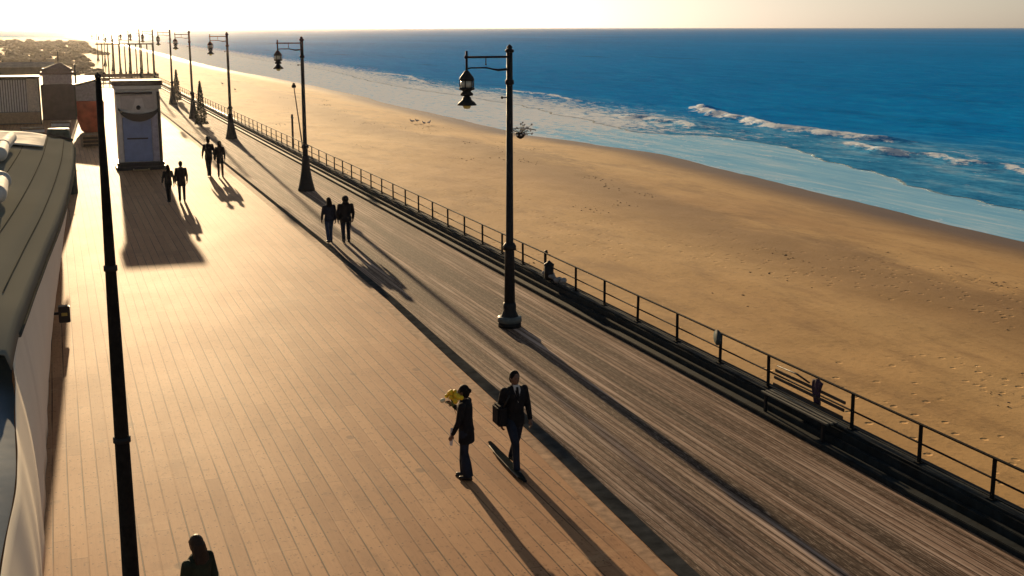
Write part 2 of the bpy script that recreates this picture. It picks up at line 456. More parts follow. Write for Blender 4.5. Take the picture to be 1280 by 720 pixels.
# ------------------------------------------------------------------ lamps
LG = 'street lamps in a row along the boardwalk'
def lamp(loc, s, flare_h, flare_r, ring, lower=True):
    root = empty('street_lamp', loc); root.scale = (s, s, s)
    m = MB()
    m.tube([(0,0,0.02),(0,0,2.05),(0,0,2.15),(0,0,7.0)], [.15,.12,.098,.075], 16)
    m.lathe([(.10,2.0),(.17,2.02),(.17,2.12),(.12,2.2)]); m.lathe([(.095,6.2),(.11,6.22),(.11,6.3),(.09,6.32)])
    m.build('pole', IRON, root)
    m = MB()
    m.lathe([(.0,.0),(flare_r,.0),(flare_r,.10),(flare_r*.93,.14),(flare_r*.9,.22),(flare_r*.72,.22+flare_h*.22),(flare_r*.55,.22+flare_h*.5),(.17,.22+flare_h*.8),(.155,.22+flare_h)], n=24)
    m.build('flared_base', IRON, root)
    if ring:
        MB().lathe([(flare_r*.94,.12),(flare_r*1.05,.14),(flare_r*1.03,.26),(flare_r*.88,.28)], n=24).build('base_collar', IRON_G, root)
    m = MB(); m.lathe([(.075,6.98),(.11,7.0),(.11,7.05),(.06,7.08),(.075,7.12),(.03,7.17),(.0,7.19)]); m.build('finial', IRON, root)
    m = MB()
    m.tube([(0,0,6.88),(-1.13,0,6.88)], .028, 10); m.ball((-1.13,0,6.88), .05)
    m.tube([(-.62,0,6.88),(-.62,0,6.70)], .012, 6); m.ball((-.62,0,6.7), .022)
    m.build('arm', IRON, root)
    MB().tube([(-1.12,0,7.03),(-1.12,0,6.55)], [.03,.03], 10).build('hanger', IRON, root)
    m = MB(); m.tube([(0,0,5.88),(-.2,0,5.88)], .014, 6); m.ball((-.2,0,5.88), .035); m.build('side_peg', IRON, root)
    m = MB()
    m.tube([(-.02,0,6.58),(-.3,0,6.56),(-.45,0,6.585),(-.6,0,6.62),(-1.0,0,6.62),(-1.12,0,6.6)], [.03,.03,.02,.02,.018,.018], 8)
    m.build('lower_arm', IRON, root)
    L = empty('lantern', (-1.12, 0, 0)); L.parent = root
    m = MB()
    m.lathe([(.03,6.56),(.06,6.54),(.10,6.48),(.165,6.40),(.19,6.33),(.175,6.31)][::-1], n=20)
    m.lathe([(.165,6.08),(.195,6.10),(.195,6.13),(.165,6.15)], n=20)
    m.lathe([(.06,5.93),(.15,5.95),(.16,5.99),(.10,6.05),(.15,6.09)], n=20)
    for q in range(6):
        w = q*math.pi/3; m.tube([(.175*math.cos(w),.175*math.sin(w),6.10),(.178*math.cos(w),.178*math.sin(w),6.33)], .014, 6)
    m.build('lantern_cage', IRON, L)
    MB().lathe([(.13,6.12),(.155,6.2),(.15,6.31)], n=16).build('lantern_glass', GLASS, L)
    MB().lathe([(.05,5.95),(.10,5.90),(.12,5.84),(.19,5.79),(.245,5.72),(.235,5.71),(.17,5.75)][::-1], n=24).build('shade', IRON, L)
    MB().lathe([(.0,5.62),(.07,5.63),(.10,5.68),(.11,5.74),(.05,5.78)], n=16).build('bulb', BULB, L)
    return root
l1 = lamp((10.69, 29.8, 0), 1.0, .42, .30, True)
tag(l1, 'nearest and tallest-looking lamp post, with a grey collar round its base', 'street lamp', LG)
l2 = lamp((10.95, 59.1, 0), 1.0, 1.45, .40, False)
tag(l2, 'second lamp post from the viewer, beside the couple seen from behind', 'street lamp', LG)
specs = [((11.4, 89.2), 1.015, 'third lamp post from the viewer, beyond the dark closed parasol couple'),
 ((11.0, 110.3), 1.02, 'fourth lamp post, just left of the nearer cone-shaped shrub'),
 ((11.2, 132), 1.03, 'fifth lamp post, just left of the farther cone-shaped shrub'),
 ((11.4, 157.3), 1.035, 'sixth lamp post, right of the far row of upright gate posts'),
 ((11.3, 180), 1.03, 'seventh lamp post, rising at the right end of the far gate'),
 ((11.3, 206), 1.0, 'eighth lamp post, just behind the far gate beam'),
 ((11.2, 233), 1.0, 'ninth lamp post, in the glare beyond the gate'),
 ((11.2, 262), 1.0, 'tenth lamp post, in the glare beyond the gate'),
 ((11.2, 300), 1.0, 'eleventh lamp post, left of centre in the glare'),
 ((11.2, 345), 1.0, 'farthest lamp post, smallest of the row in the glare')]
specs[0] = (specs[0][0], specs[0][1], 'third lamp post from the viewer, right of the walker in a hat')
for (xy, s, lab) in specs:
    c = copy_tree(l2); c.location = (xy[0], xy[1], 0 if xy[1] < 215 else -.9); c.scale = (s, s, s); c['label'] = lab
    c.rotation_euler = (R(random.uniform(-.5,.5)), R(random.uniform(-.5,.5)), R(random.uniform(-3,3)))

# bare near pole at left
npole = empty('pole', (.34, 10.83, 0)); tag(npole, 'plain black pole in the left foreground, standing clear of the row of lamps', 'pole')
MB().tube([(0,0,.02),(0,0,2.8),(0,0,5.0),(0,0,6.2),(0,0,6.65),(0,0,7.2)], [.095,.074,.054,.038,.031,.022], 20).build('shaft', simple('chipped_black_paint', (.010,.009,.008), .7, .6, 14, .15, .5), npole)
MB().lathe([(.0,0.0),(.24,.003),(.24,.08),(.15,.14),(.14,.6),(.09,.7)]).build('base', IRON, npole)
for zb in (5.6, 4.1): MB().lathe([(.044 if zb > 5 else .06,0),(.056 if zb > 5 else .074,.005),(.056 if zb > 5 else .074,.05),(.044 if zb > 5 else .06,.055)], (0,0,zb)).build('band', IRON, npole)
MB().lathe([(.0,7.195),(.026,7.20),(.026,7.22),(.0,7.24)]).build('cap', IRON, npole)

# bracket with pale sprigs on lamp one
fl = empty('flower_basket', (10.80, 29.8, 5.0)); tag(fl, 'small hanging basket of pale blossoms on the side of the nearest lamp post', 'flower basket')
m = MB(); m.tube([(0,0,.1),(.25,0,.12),(.6,0,.05)], .012, 6); m.lathe([(.02,-.16),(.09,-.12),(.13,-.02),(.12,0)], (.18,0,0)); m.build('bracket', IRON, fl)
m = MB(); tw = MB()
for i in range(46):
    w = random.uniform(0, 6.28); r = random.uniform(.04, .30); x, y, z = .22+r*math.cos(w)*1.1, r*math.sin(w)*.8, random.uniform(-.08, .26)
    m.ball((x, y, z), random.uniform(.014, .03), 6, 4); tw.tube([(.2,0,-.02),(x, y, z)], .005, 4)
m.build('blossoms', simple('pale_petals', (.6,.58,.55), .7), fl); tw.build('twigs', simple('twig', (.05,.05,.03), .8), fl)

# ------------------------------------------------------------------ people
SKIN = simple('skin', (.16, .09, .06), .55, .08, 5, .35, .03)
def cloth(name, c, r=.85): return simple(name, c, r, .45, 5, .2, .8, 0, .02)
BLACKC = cloth('black_cloth', (.010, .010, .012)); NAVY = cloth('navy_cloth', (.014, .020, .035)); JEAN = cloth('blue_denim', (.020, .045, .10))
GREENC = cloth('dark_green_cloth', (.022, .030, .018)); HAIRK = simple('dark_hair', (.006, .004, .004), .7, .3, 30, .15, .6)
HAIRB = simple('brown_hair', (.022, .012, .007), .55, .3, 30, .3, .6); WHITE = cloth('white_cloth', (.62, .60, .58)); SHOE = simple('dark_shoe', (.012, .011, .010), .45)
TAN = cloth('tan_cloth', (.25, .17, .11)); BROWNC = cloth('brown_cloth', (.035, .022, .016)); EYE = simple('eye', (.02,.015,.01), .2)

def person(loc, face, height, label, stride=.0, arms=(0, 0), top=BLACKC, legs=NAVY, hair=HAIRK, coat=.80, width=1.0,
           hair_len='short', hood=False, hat=False, flare=1.0, bend=(.2, .2), group=None, shirt=False, lean=0.0, vox=.016):
    """face: heading (0 = +Y, counter-clockwise); stride in m between the feet; arms: forward swing of each wrist in radians"""
    root = empty('person', loc, face); s = height/1.75; root.scale = (s*width, s*width, s)
    tag(root, label, 'person', group)
    hipz, W = .92, 1.0
    J = {}
    for sg, nm in ((1, 'R'), (-1, 'L')):
        f = stride*.5*sg
        hip = Vector((.095*sg, 0, hipz)); ank = Vector((.085*sg + .01*sg, f, .085))
        kneefwd = .035 + (.05 if f > 0 else .02)*min(1, abs(stride)*2)
        knee = (hip+ank)/2 + Vector((0, kneefwd, .02))
        if f < 0: ank.z += .06*min(1, abs(stride)*1.5)
        J['hip'+nm], J['knee'+nm], J['ank'+nm] = hip, knee, ank
        sh = Vector((.185*sg, -.005+lean*.8, 1.415)); a = arms[0 if sg < 0 else 1]; b = bend[0 if sg < 0 else 1]
        el = sh + Vector((.055*sg, math.sin(a)*.29, -math.cos(a)*.29))
        wr = el + Vector((.0*sg, math.sin(a+b)*.255, -math.cos(a+b)*.255))
        J['sh'+nm], J['el'+nm], J['wr'+nm] = sh, el, wr
    hc = Vector((0, .02+lean, 1.635))
    def torso(m, g, zlo=.86, zhi=1.47, fl=1.0):
        rings = [(0, 0, .84, .155+g, .105+g), (0, -.005, .92, .168+g, .118+g), (0, 0, 1.02, .145+g, .10+g), (0, .005+lean*.3, 1.15, .145+g, .103+g),
                 (0, .005+lean*.6, 1.28, .165+g, .115+g), (0, 0+lean*.8, 1.38, .185+g, .105+g), (0, -.005+lean*.9, 1.44, .15+g, .08+g), (0, lean*.9, 1.49, .07+g, .062+g)]
        m.loft([r for r in rings if zlo-.01 <= r[2] <= zhi+.03])
    # body
    m = MB(); torso(m, 0)
    m.capsule((0, lean*.9, 1.44), (0, .01+lean, 1.56), .058, .052)
    m.ball(hc, (.075, .095, .115)); m.ball(hc+Vector((0, .02, -.055)), (.055, .07, .065))
    m.ball(hc+Vector((0, .098, -.02)), (.014, .02, .024)); m.ball(hc+Vector((0, .088, .025)), (.045, .014, .01)); m.ball(hc+Vector((0, .088, -.062)), (.026, .012, .009))
    for sg in (-1, 1): m.ball(hc+Vector((.076*sg, -.005, -.01)), (.012, .02, .03))
    for nm, sg in (('R', 1), ('L', -1)):
        m.capsule(J['hip'+nm], J['knee'+nm], .082, .055); m.capsule(J['knee'+nm], J['ank'+nm], .055, .038)
        m.capsule(J['ank'+nm]+Vector((0, -.03, -.045)), J['ank'+nm]+Vector((.01*sg, .13, -.055)), .034, .026)
        m.capsule(J['sh'+nm], J['el'+nm], .05, .04); m.capsule(J['el'+nm], J['wr'+nm], .04, .027)
        d = (J['wr'+nm]-J['el'+nm]).normalized()
        m.capsule(J['wr'+nm], J['wr'+nm]+d*.075, .028, .03)
    ex = MB()
    for nm, sg in (('R', 1), ('L', -1)):
        d = (J['wr'+nm]-J['el'+nm]).normalized(); side = d.cross(Vector((1, 0, 0))).normalized(); inn = Vector((-sg, 0, 0))
        pc = J['wr'+nm]+d*.085
        for q, ln in enumerate((.068, .078, .073, .058)):
            b0 = pc + side*(.026-.0175*q)
            p1 = b0+d*ln*.5+inn*.006; p2 = p1+d*ln*.32+inn*.018; p3 = p2+d*ln*.15+inn*.02
            ex.tube([b0-d*.03, b0, p1, p2, p3], [.009, .0092, .0085, .0078, .005], 6)
        t0 = J['wr'+nm]+d*.03+side*.022
        ex.tube([t0, t0+side*.02+d*.025+inn*.008, t0+side*.022+d*.055+inn*.02], [.011, .010, .007], 6)
    body = m.build_remesh('body', SKIN, root, vox, ex)
    # trousers / skirt
    m = MB()
    m.loft([(0, 0, .80, .165, .12), (0, 0, .9, .178, .128), (0, 0, 1.0, .16, .112)])
    for nm, sg in (('R', 1), ('L', -1)):
        kn, an = J['knee'+nm], J['ank'+nm]+Vector((0, -.005, .0))
        m.capsule(J['hip'+nm], kn, .096, .068*(.8+.2*flare)); m.tube([kn, (kn+an)/2, an+Vector((0,0,-.02))], [.068*(.8+.2*flare), .06*flare, .058*flare], 14)
        m.ball(kn, .068*(.8+.2*flare))
    m.build_remesh('trousers', legs, root, vox)
    # shoes
    for nm, sg in (('R', 1), ('L', -1)):
        a = J['ank'+nm]; m = MB()
        m.capsule(a+Vector((0, -.035, -.042)), a+Vector((.01*sg, .14, -.052)), .042, .034)
        m.box(a.x-.036, a.x+.04, a.y-.075, a.y+.17, a.z-.085, a.z-.062)
        m.build_remesh('shoe', SHOE, root, .010, None, 1)
    # jacket
    m = MB(); torso(m, .022)
    if coat < .86:
        m.loft([(0, -.005, coat, .185+.03*(flare-1), .14), (0, -.005, (coat+.95)/2, .185, .138), (0, 0, 1.0, .17, .125)])
    for nm in 'RL':
        m.capsule(J['sh'+nm], J['el'+nm], .068, .056); m.capsule(J['el'+nm], J['wr'+nm]-(J['wr'+nm]-J['el'+nm])*.06, .055, .042)
    if hood: m.ball((0, -.05+lean, 1.50), (.11, .09, .075)); m.ball(hc+Vector((0, -.025, .01)), (.108, .112, .14))
    else: m.tube([(0, lean*.9, 1.43), (0, lean*.95, 1.505)], [.085, .068], 16)
    jk = m.build_remesh('jacket', top, root, vox)
    if shirt:
        v = [(-.045, .105, 1.47), (.045, .105, 1.47), (.0, .150, 1.24), (-.045, .075, 1.50), (.045, .075, 1.50)]
        m = MB(); m.add([(-.05,.075,1.52),(.05,.075,1.52),(.055,.118,1.44),(.0,.146,1.22),(-.055,.118,1.44),(-.05,.04,1.52),(.05,.04,1.52),(.055,.09,1.44),(.0,.11,1.22),(-.055,.09,1.44)],
              [(0,1,2,3,4),(9,8,7,6,5),(0,5,6,1),(1,6,7,2),(2,7,8,3),(3,8,9,4),(4,9,5,0)]); m.build('shirt_front', WHITE, root)
        m = MB(); m.add([(-.016,.112,1.49),(.016,.112,1.49),(.022,.150,1.30),(0,.162,1.24),(-.022,.150,1.30),(-.016,.09,1.49),(.016,.09,1.49),(.022,.12,1.30),(0,.13,1.24),(-.022,.12,1.30)],
              [(0,1,2,3,4),(9,8,7,6,5),(0,5,6,1),(1,6,7,2),(2,7,8,3),(3,8,9,4),(4,9,5,0)]); m.build('tie', BLACKC, root)
    for sg in (-1, 1): MB().ball(hc+Vector((.028*sg, .086, .008)), (.011, .008, .007), 8, 6).build('eye', EYE, root)
    if not hood:
        m = MB(); m.ball(hc+Vector((0, -.018, .025)), (.088, .098, .108)); m.ball(hc+Vector((0, -.05, -.02)), (.08, .07, .10))
        if hair_len == 'long':
            m.loft([(0, -.075+lean, 1.30, .07, .035), (0, -.075+lean, 1.36, .105, .05), (0, -.06+lean, 1.46, .11, .06), (0, -.03+lean, 1.58, .095, .085), (0, -.02+lean, 1.66, .088, .09)])
            for q in range(9):
                x = -.085+.021*q; m.tube([(x*.9, -.05+lean, 1.62), (x*1.1, -.085+lean, 1.45), (x*.95, -.09+lean, 1.25-random.random()*.06)], [.022, .024, .008], 7)
        elif hair_len == 'bun': m.ball(hc+Vector((0, -.11, .02)), .045)
        m.build_remesh('hair', hair, root, .011, None, 2)
    if hat:
        m = MB(); m.lathe([(0,1.70),(.165,1.695),(.175,1.705),(.10,1.72),(.095,1.80),(.07,1.83),(0,1.835)], (0, lean, 0), 20, 1, 1.08); m.build('hat', top, root)
    return root

PI = math.pi
# walking pair nearest the strip
a = person((6.21, 19.51, 0), R(55), 1.66, 'woman in black jacket and flared dark trousers holding a bunch of yellow flowers', stride=.12, arms=(.15, .25), bend=(.3, 1.9),
           top=BLACKC, legs=NAVY, hair=HAIRK, hair_len='bun', coat=.70, flare=1.55, width=1.02, lean=.03, vox=.012)
b = person((7.17, 19.75, 0), R(188), 1.76, 'man in dark suit, white shirt and tie striding toward the viewer', stride=.55, arms=(.1, -.15), bend=(.25, .3),
           top=BLACKC, legs=NAVY, hair_len='short', coat=.78, shirt=True, width=1.05, vox=.012)
ca = person((8.97, 44.2, 0), R(8), 1.63, 'long haired walker in blue jeans, left of the nearer pair seen from behind', stride=.25, arms=(.15, -.1), top=NAVY, legs=JEAN, hair_len='long', coat=.84, width=1.05)
cb = person((9.53, 44.0, 0), R(-5), 1.68, 'hooded walker in bulky black jacket, right of the long haired walker in jeans', stride=.3, arms=(-.12, .12), top=BLACKC, legs=NAVY, hood=True, coat=.78, width=1.2)
person((7.31, 66.7, 0), R(10), 1.98, 'walker in a brimmed hat with a bag at the hip', stride=.4, arms=(.3, -.3), top=BLACKC, legs=NAVY, hat=True, coat=.74, width=.98)
person((7.80, 66.0, 0), R(-10), 1.86, 'hooded walker in long dark coat, right of the walker in a hat', stride=.25, arms=(.1, .1), top=BLACKC, legs=BROWNC, hood=True, coat=.66, width=.92)
person((4.46, 57.1, 0), R(15), 1.66, 'slim walker in dark clothes just right of the blue booth, left of a pair', stride=.4, arms=(.3, -.3), top=BLACKC, legs=BLACKC, hair_len='long', coat=.8, width=.95)
person((5.02, 57.1, 0), R(-5), 1.80, 'taller dark-coated walker near the blue booth, right of a pair', stride=.25, arms=(.0, .1), top=BLACKC, legs=NAVY, hair_len='short', coat=.68, width=1.0)
w = person((1.23, 14.55, 0), R(38), 1.64, 'long haired person in dark green coat, only head and shoulders in view at bottom edge', stride=.3, arms=(.1, -.1), top=GREENC, legs=BROWNC, hair=HAIRB, hair_len='long', coat=.66, width=1.02, vox=.012)

# bunch of yellow flowers at the woman's shoulder side
fb = empty('flower_bouquet', (5.98, 19.50, 1.42)); tag(fb, 'bunch of yellow flowers held up by the woman in black', 'bouquet')
st = MB(); YEL = simple('yellow_petals', (.85,.55,.02), .6); CRM = simple('cream_petals', (.8,.75,.5), .6)
for i in range(26):
    d = Vector((random.gauss(0,.5), random.gauss(0,.5), random.uniform(.2,1.1))).normalized()
    p = Vector((-.02,0,-.02)) + d*random.uniform(.08,.21)
    MB().ball(p, (random.uniform(.030,.050),)*3, 8, 6).build('bloom', YEL if i % 5 else CRM, fb); st.tube([(0.05,0,-.24), (0,0,-.1), p], .005, 4)
st.build('stems', simple('green_stems', (.06,.10,.03), .7), fb)
# pale newspaper in her hand
pp = MB(); pp.box(-.02,.02,-.03,.03,-.16,.16, Matrix.Rotation(R(14),4,'X')); o = pp.build('folded_paper', WHITE, None, bevel=.004)
o.location = (5.93, 19.45, .80); tag(o, 'folded pale paper held low by the woman with flowers', 'paper')
# satchel of the man
sa = empty('satchel', (6.88, 19.72, 1.0)); tag(sa, 'bulky black satchel hanging at the suited man\'s side', 'bag')
m = MB(); m.box(-.08,.10,-.16,.16,-.17,.20); m.build('bag_body', BLACKC, sa, bevel=.035)
MB().tube([(.03,.14,.18),(.16,.08,.36),(.24,0,.46),(.16,-.08,.36),(.03,-.14,.18)], .014, 8).build('strap', SHOE, sa)
# bag at hip of hatted walker
o = MB().loft([(0,0,-.16,.05,.13),(0,0,.0,.07,.15),(0,0,.14,.04,.12)]).build('shoulder_bag', BLACKC); o.location = (7.60, 66.65, .98); tag(o, 'small dark bag carried by the walker in a hat', 'bag')
# long dark board lying on the planks
bd = empty('long_board', (7.10, 19.95, .0), R(-2)); tag(bd, 'long narrow dark board lying on the planks beside the suited man', 'board')
n = 15; vs = []
for i in range(n):
    t = i/(n-1); y = -1.05+2.1*t; w_ = .08*math.sin(math.pi*min(1, max(0, t*.94+.03)))**.45; zz = .035+.05*max(0, t-.8)*3
    vs += [(-w_, y, zz), (w_, y, zz), (w_, y, zz+.03), (-w_, y, zz+.03)]
fs = [(0,1,2,3), tuple(4*(n-1)+q for q in (3,2,1,0))]
for i in range(n-1):
    a_ = 4*i; fs += [(a_, a_+4, a_+5, a_+1), (a_+1, a_+5, a_+6, a_+2), (a_+2, a_+6, a_+7, a_+3), (a_+3, a_+7, a_+4, a_)]
MB().add(vs, fs).build('deck', simple('dark_board', (.02,.025,.026), .9, .3, 6, .0), bd, bevel=.004)
MB().tube([(-.072, -.85, .068), (-.083, -.3, .068), (-.083, .4, .070), (-.068, .85, .08)], .010, 6).build('edge_trim', simple('pale_trim', (.20,.18,.15), .8, .2, 6, .1), bd)
for y in (-.6, .6): MB().box(-.06,.06,y-.04,y+.04,.002,.036).build('foot_block', SHOE, bd)

# ------------------------------------------------------------------ cone shrubs beside lamps
FOL = simple('dark_foliage', (.022, .028, .014), .8, .5, 5)
def cone_shrub(loc, h, r, label, seed):
    rnd = random.Random(seed)
    root = empty('cone_shrub', loc); tag(root, label, 'shrub', 'clipped cone shrubs beside the lamps')
    MB().tube([(0,0,.0),(0,0,h*.85)], [.06,.02], 8).build('trunk', simple('bark', (.06,.045,.03), .9), root)
    m = MB()
    for i in range(2600):
        t = rnd.random()**1.3; z = .18+t*(h-.2); rr = r*(1-t)**.8*(.75+.35*noise.noise((z*2.2, seed, rnd.random()*.4)))+.03
        w_ = rnd.uniform(0, 2*PI); q = rr*math.sqrt(rnd.uniform(.35, 1.15)); c = Vector((q*math.cos(w_), q*math.sin(w_), z))
        u = Vector((rnd.gauss(0,1), rnd.gauss(0,1), rnd.gauss(0,1))).normalized(); v = u.orthogonal().normalized(); s = rnd.uniform(.03, .075)
        m.add([c-u*s, c+v*s*.6, c+u*s*1.2+Vector((0,0,.03)), c-v*s*.6], [(0,1,2,3)])
    m.build('crown', FOL, root, fix=False)
    return root
cone_shrub((10.65, 101.0, 0), 3.5, .52, 'nearer dark cone-shaped shrub by the lamp posts', 1)
cone_shrub((12.0, 136.0, 0), 3.3, .55, 'farther dark cone-shaped shrub by the lamp posts', 2)

# ------------------------------------------------------------------ flag post, rail-side odds and ends
fp = empty('leaning_mast', (13.9, 77.5, -1.0)); tag(fp, 'tall thin mast leaning on the railing with a knob on top, behind the second lamp', 'mast')
MB().tube([(.25,-1.2,0),(0,.6,5.0)], [.05,.03], 8).build('shaft', simple('weathered_pole', (.12,.08,.05), .8), fp)
MB().lathe([(.0,4.92),(.12,4.95),(.15,5.05),(.10,5.12),(.06,5.22),(0,5.26)], (0,.6,0)).build('knob', IRON, fp)
fp = empty('signpost', (13.62, 77.5, -.28)); tag(fp, 'short upright post with a small crosspiece at the railing, behind the second lamp', 'post')
MB().tube([(0,0,0),(0,0,2.65)], [.07,.06], 8).build('shaft', simple('dark_wood', (.03,.022,.016), .8), fp)
m = MB(); m.box(-.03,.03,-.3,.3,2.4,2.5); m.build('crosspiece', IRON_G, fp)

# round sign on railing
o = empty('round_sign', (13.22, 23.44, .98)); tag(o, 'small round grey sign plate fixed on a railing post', 'sign')
MB().tube([(-.012,0,0),(.012,0,0)], [.17,.17], 28).build('plate', simple('grey_plate', (.05,.075,.085), .8, .3, 6, .1), o)
MB().box(.012,.05,-.03,.03,-.04,.04).build('clip', IRON, o)

# bench standing against the kerb
WOODG = simple('grey_bench_wood', (.10,.10,.085), .7, .3, 6)
bn = empty('bench', (13.12, 19.85, 0)); tag(bn, 'slatted dark bench with pale worn slats set against the railing', 'bench')
m = MB()
for i, x in enumerate((-.26, -.16, -.06)): m.box(x, x+.06, -1.15, 1.15, .46+.004*i, .495)
m.build('seat', WOODG, bn, bevel=.006)
m = MB()
for i, z in enumerate((.56, .70, .84)): m.box(.04+.02*i, .065+.02*i, -1.2, 1.2, z, z+.06)
m.build('backrest', simple('dark_bench_wood', (.03,.024,.018), .7, .3, 6), bn, bevel=.006)
for y in (-1.0, 1.0):
    m = MB(); m.box(-.25,-.20,y-.03,y+.03,.102,.43); m.box(-.25,.035,y-.035,y+.035,.405,.455)
    m.build('side_frame', IRON, bn)
m = MB(); m.tube([(.10,.0,.93),(.10,.45,.99),(.10,1.15,.97)], [.018,.02,.012], 7); m.build('bent_top_bar', IRON, bn)
# dark cloth over rail
sc = MB()
vs = []; nx, nz = 9, 8
for j in range(nz):
    for i in range(nx):
        u = i/(nx-1)-.5; v = j/(nz-1); wdt = .34*(1-.55*v); vs.append((-.045-.03*math.sin(u*14+v*2)*(.3+v), u*wdt+.03*math.sin(v*5), .02-.52*v - .10*abs(u)*(1-v)))
fs = [(j*nx+i, j*nx+i+1, (j+1)*nx+i+1, (j+1)*nx+i) for j in range(nz-1) for i in range(nx-1)]
o = sc.add(vs, fs, True).build('hanging_cloth', cloth('plum_cloth', (.045,.028,.050))); o.location = (13.26, 19.55, 1.07)
sm = o.modifiers.new('s', 'SOLIDIFY'); sm.thickness = .018; tag(o, 'dark plum cloth hanging over the top rail above the bench', 'cloth')

# crooked pipe, bin and white bundle on the kerb
o = MB().tube([(0,0,0),(0,0,.62),(0,-.03,.72),(0,-.12,.74),(0,-.16,.66)], [.04,.035,.033,.033,.028], 10).build('standpipe', IRON); o.location = (13.33, 34.05, .40); tag(o, 'crooked dark standpipe on the kerb by the railing', 'standpipe')
o = empty('bin', (13.18, 33.35, .40)); tag(o, 'small dark bin standing on the kerb beside a white bundle', 'bin')
MB().lathe([(.10,0),(.13,.03),(.14,.42),(.12,.43)]).build('drum', IRON, o); MB().lathe([(.15,.42),(.15,.46),(.06,.52),(.03,.56),(0,.57)]).build('lid', IRON, o)
m = MB(); rnd = random.Random(5)
for i in range(14): m.ball((rnd.uniform(-.10,.10), -.7+i*.105, .10+rnd.uniform(-.02,.05)), (.09,.10,rnd.uniform(.05,.08)), 9, 6)
o = m.build_remesh('cloth_bundle', cloth('grey_cloth', (.25,.25,.25)), None, .025); o.location = (13.22, 33.1, .40); tag(o, 'long crumpled white bundle lying on the kerb at the railing', 'bundle')

# gulls on the sand
GUL = simple('gull_white', (.5,.5,.5), .7)
def gull(loc, rz, label):
    root = empty('gull', loc, rz); tag(root, label, 'gull', 'gulls standing on the sand')
    m = MB(); m.ball((0,0,.24),(.085,.19,.085)); m.capsule((0,.12,.27),(0,.19,.36),.05,.045); m.ball((0,.2,.37),(.045,.055,.045)); m.tube([(0,.24,.37),(0,.30,.355)],[.015,.004],6); m.tube([(0,-.12,.25),(0,-.30,.23)],[.06,.012],8)
    for x in (-.03,.03): m.capsule((x,.02,.2),(x,.02,.01),.010,.009,6); m.ball((x,.05,.008),(.02,.04,.008),8,5)
    m.build_remesh('body', GUL, root, .012)
    return root
def zs(x, y): return sand_z(x, y, None)[0]
g0 = None
for i, (x, y, rz, lab) in enumerate([(31.6,115.3,1.2,'leftmost of four gulls on the sand'),(32.3,116.1,2.0,'second from left of four gulls on the sand'),(32.1,113,.4,'third from left of four gulls on the sand'),(32.8,113.8,-1,'rightmost of four gulls on the sand'),
        (24.4,198.9,.6,'gull farthest up the beach, near the third lamp'),(23.6,178.5,2.6,'gull up the beach, below the farthest one')]):
    if g0 is None: g0 = gull((x,y,zs(x,y)), rz, lab)
    else: c = copy_tree(g0); c.location = (x,y,zs(x,y)); c.rotation_euler = (0,0,rz); c['label'] = lab

# ------------------------------------------------------------------ booths at left
PWHITE = simple('white_paint', (.55,.52,.48), .5, .12, 4); PBLUE = simple('blue_grey_paint', (.17,.24,.42), .45, .15, 3); PDARK = simple('dark_trim_paint', (.02,.017,.018), .5)
TANP = simple('tan_paint', (.34,.23,.13), .6)
kb = empty('booth', (4.2, 71, 0)); tag(kb, 'tall narrow blue-grey booth with white upper panel and black curved band', 'booth')
m = MB(); m.box(-1.12,1.12,.06,2.0,.42,4.3); m.build('wall', PWHITE, kb)
m = MB(); m.box(-1.3,1.3,-.25,2.1,.0,.20); m.box(-1.22,1.22,-.12,2.05,.2,.415); m.build('plinth', PDARK, kb, bevel=.03)
m = MB(); m.box(-.86,.62,-.02,.055,.45,2.85); m.build('front_panel', PBLUE, kb, bevel=.01)
for z in (.9, 2.2): pass
m = MB(); m.box(-.68,.42,-.05,-.022,1.66,1.74); m.build('letter_slot', PDARK, kb)
m = MB(); m.box(.64,.96,-.06,.055,.43,3.1); m.build('pilaster', simple('lilac_grey_paint', (.33,.32,.38), .5), kb, bevel=.02)
m = MB(); m.box(-1.10,-.90,-.06,.055,.43,3.1); m.build('pilaster', PWHITE, kb, bevel=.02)
m = MB(); m.box(.99,1.14,-.08,.055,.30,4.2); m.build('corner_post', PDARK, kb)
arc = []; nn = 17
for i in range(nn):
    t = i/(nn-1)*2-1; arc.append((t*1.05, 3.28-.52*(1-t*t)**.7))
vs = []
for x, z in arc:
    hh = .10+.20*(1-(x/1.05)**2)
    vs += [(x, -.16, z-hh*.5), (x, .05, z-hh*.5), (x, .05, z+hh*.9), (x, -.16, z+hh*.9)]
fs = [(0,1,2,3), tuple(4*(nn-1)+q for q in (3,2,1,0))]
for i in range(nn-1):
    a_ = 4*i; fs += [(a_+q, a_+(q+1)%4, a_+4+(q+1)%4, a_+4+q) for q in range(4)]
MB().add(vs, fs).build('curved_band', PDARK, kb)
m = MB(); m.box(-.9,.85,-.03,.055,3.3,4.02); m.build('upper_panel', simple('pale_panel', (.42,.38,.35), .5, .15, 3), kb, bevel=.01)
m = MB(); m.add([(-.38,-.06,3.15),(.35,-.06,3.15),(.22,-.06,3.85),(-.12,-.06,3.85),(-.38,-.034,3.15),(.35,-.034,3.15),(.22,-.034,3.85),(-.12,-.034,3.85)],[(0,1,2,3),(7,6,5,4),(0,4,5,1),(1,5,6,2),(2,6,7,3),(3,7,4,0)]); m.build('plaque', PWHITE, kb)
MB().tube([(0,-.10,3.36),(0,-.062,3.36)], [.12,.12], 20).build('round_window', PDARK, kb)
m = MB(); m.box(-1.15,.75,-.14,.055,4.08,4.19); m.build('sign_bar', PDARK, kb)
m = MB(); m.box(-1.2,1.25,-.1,2.1,4.32,4.52); m.build('cornice', PWHITE, kb, bevel=.02)
m = MB(); m.box(-1.3,1.32,-.15,2.15,4.53,4.80); m.build('roof', simple('brown_roof', (.09,.06,.05), .7), kb, bevel=.03)
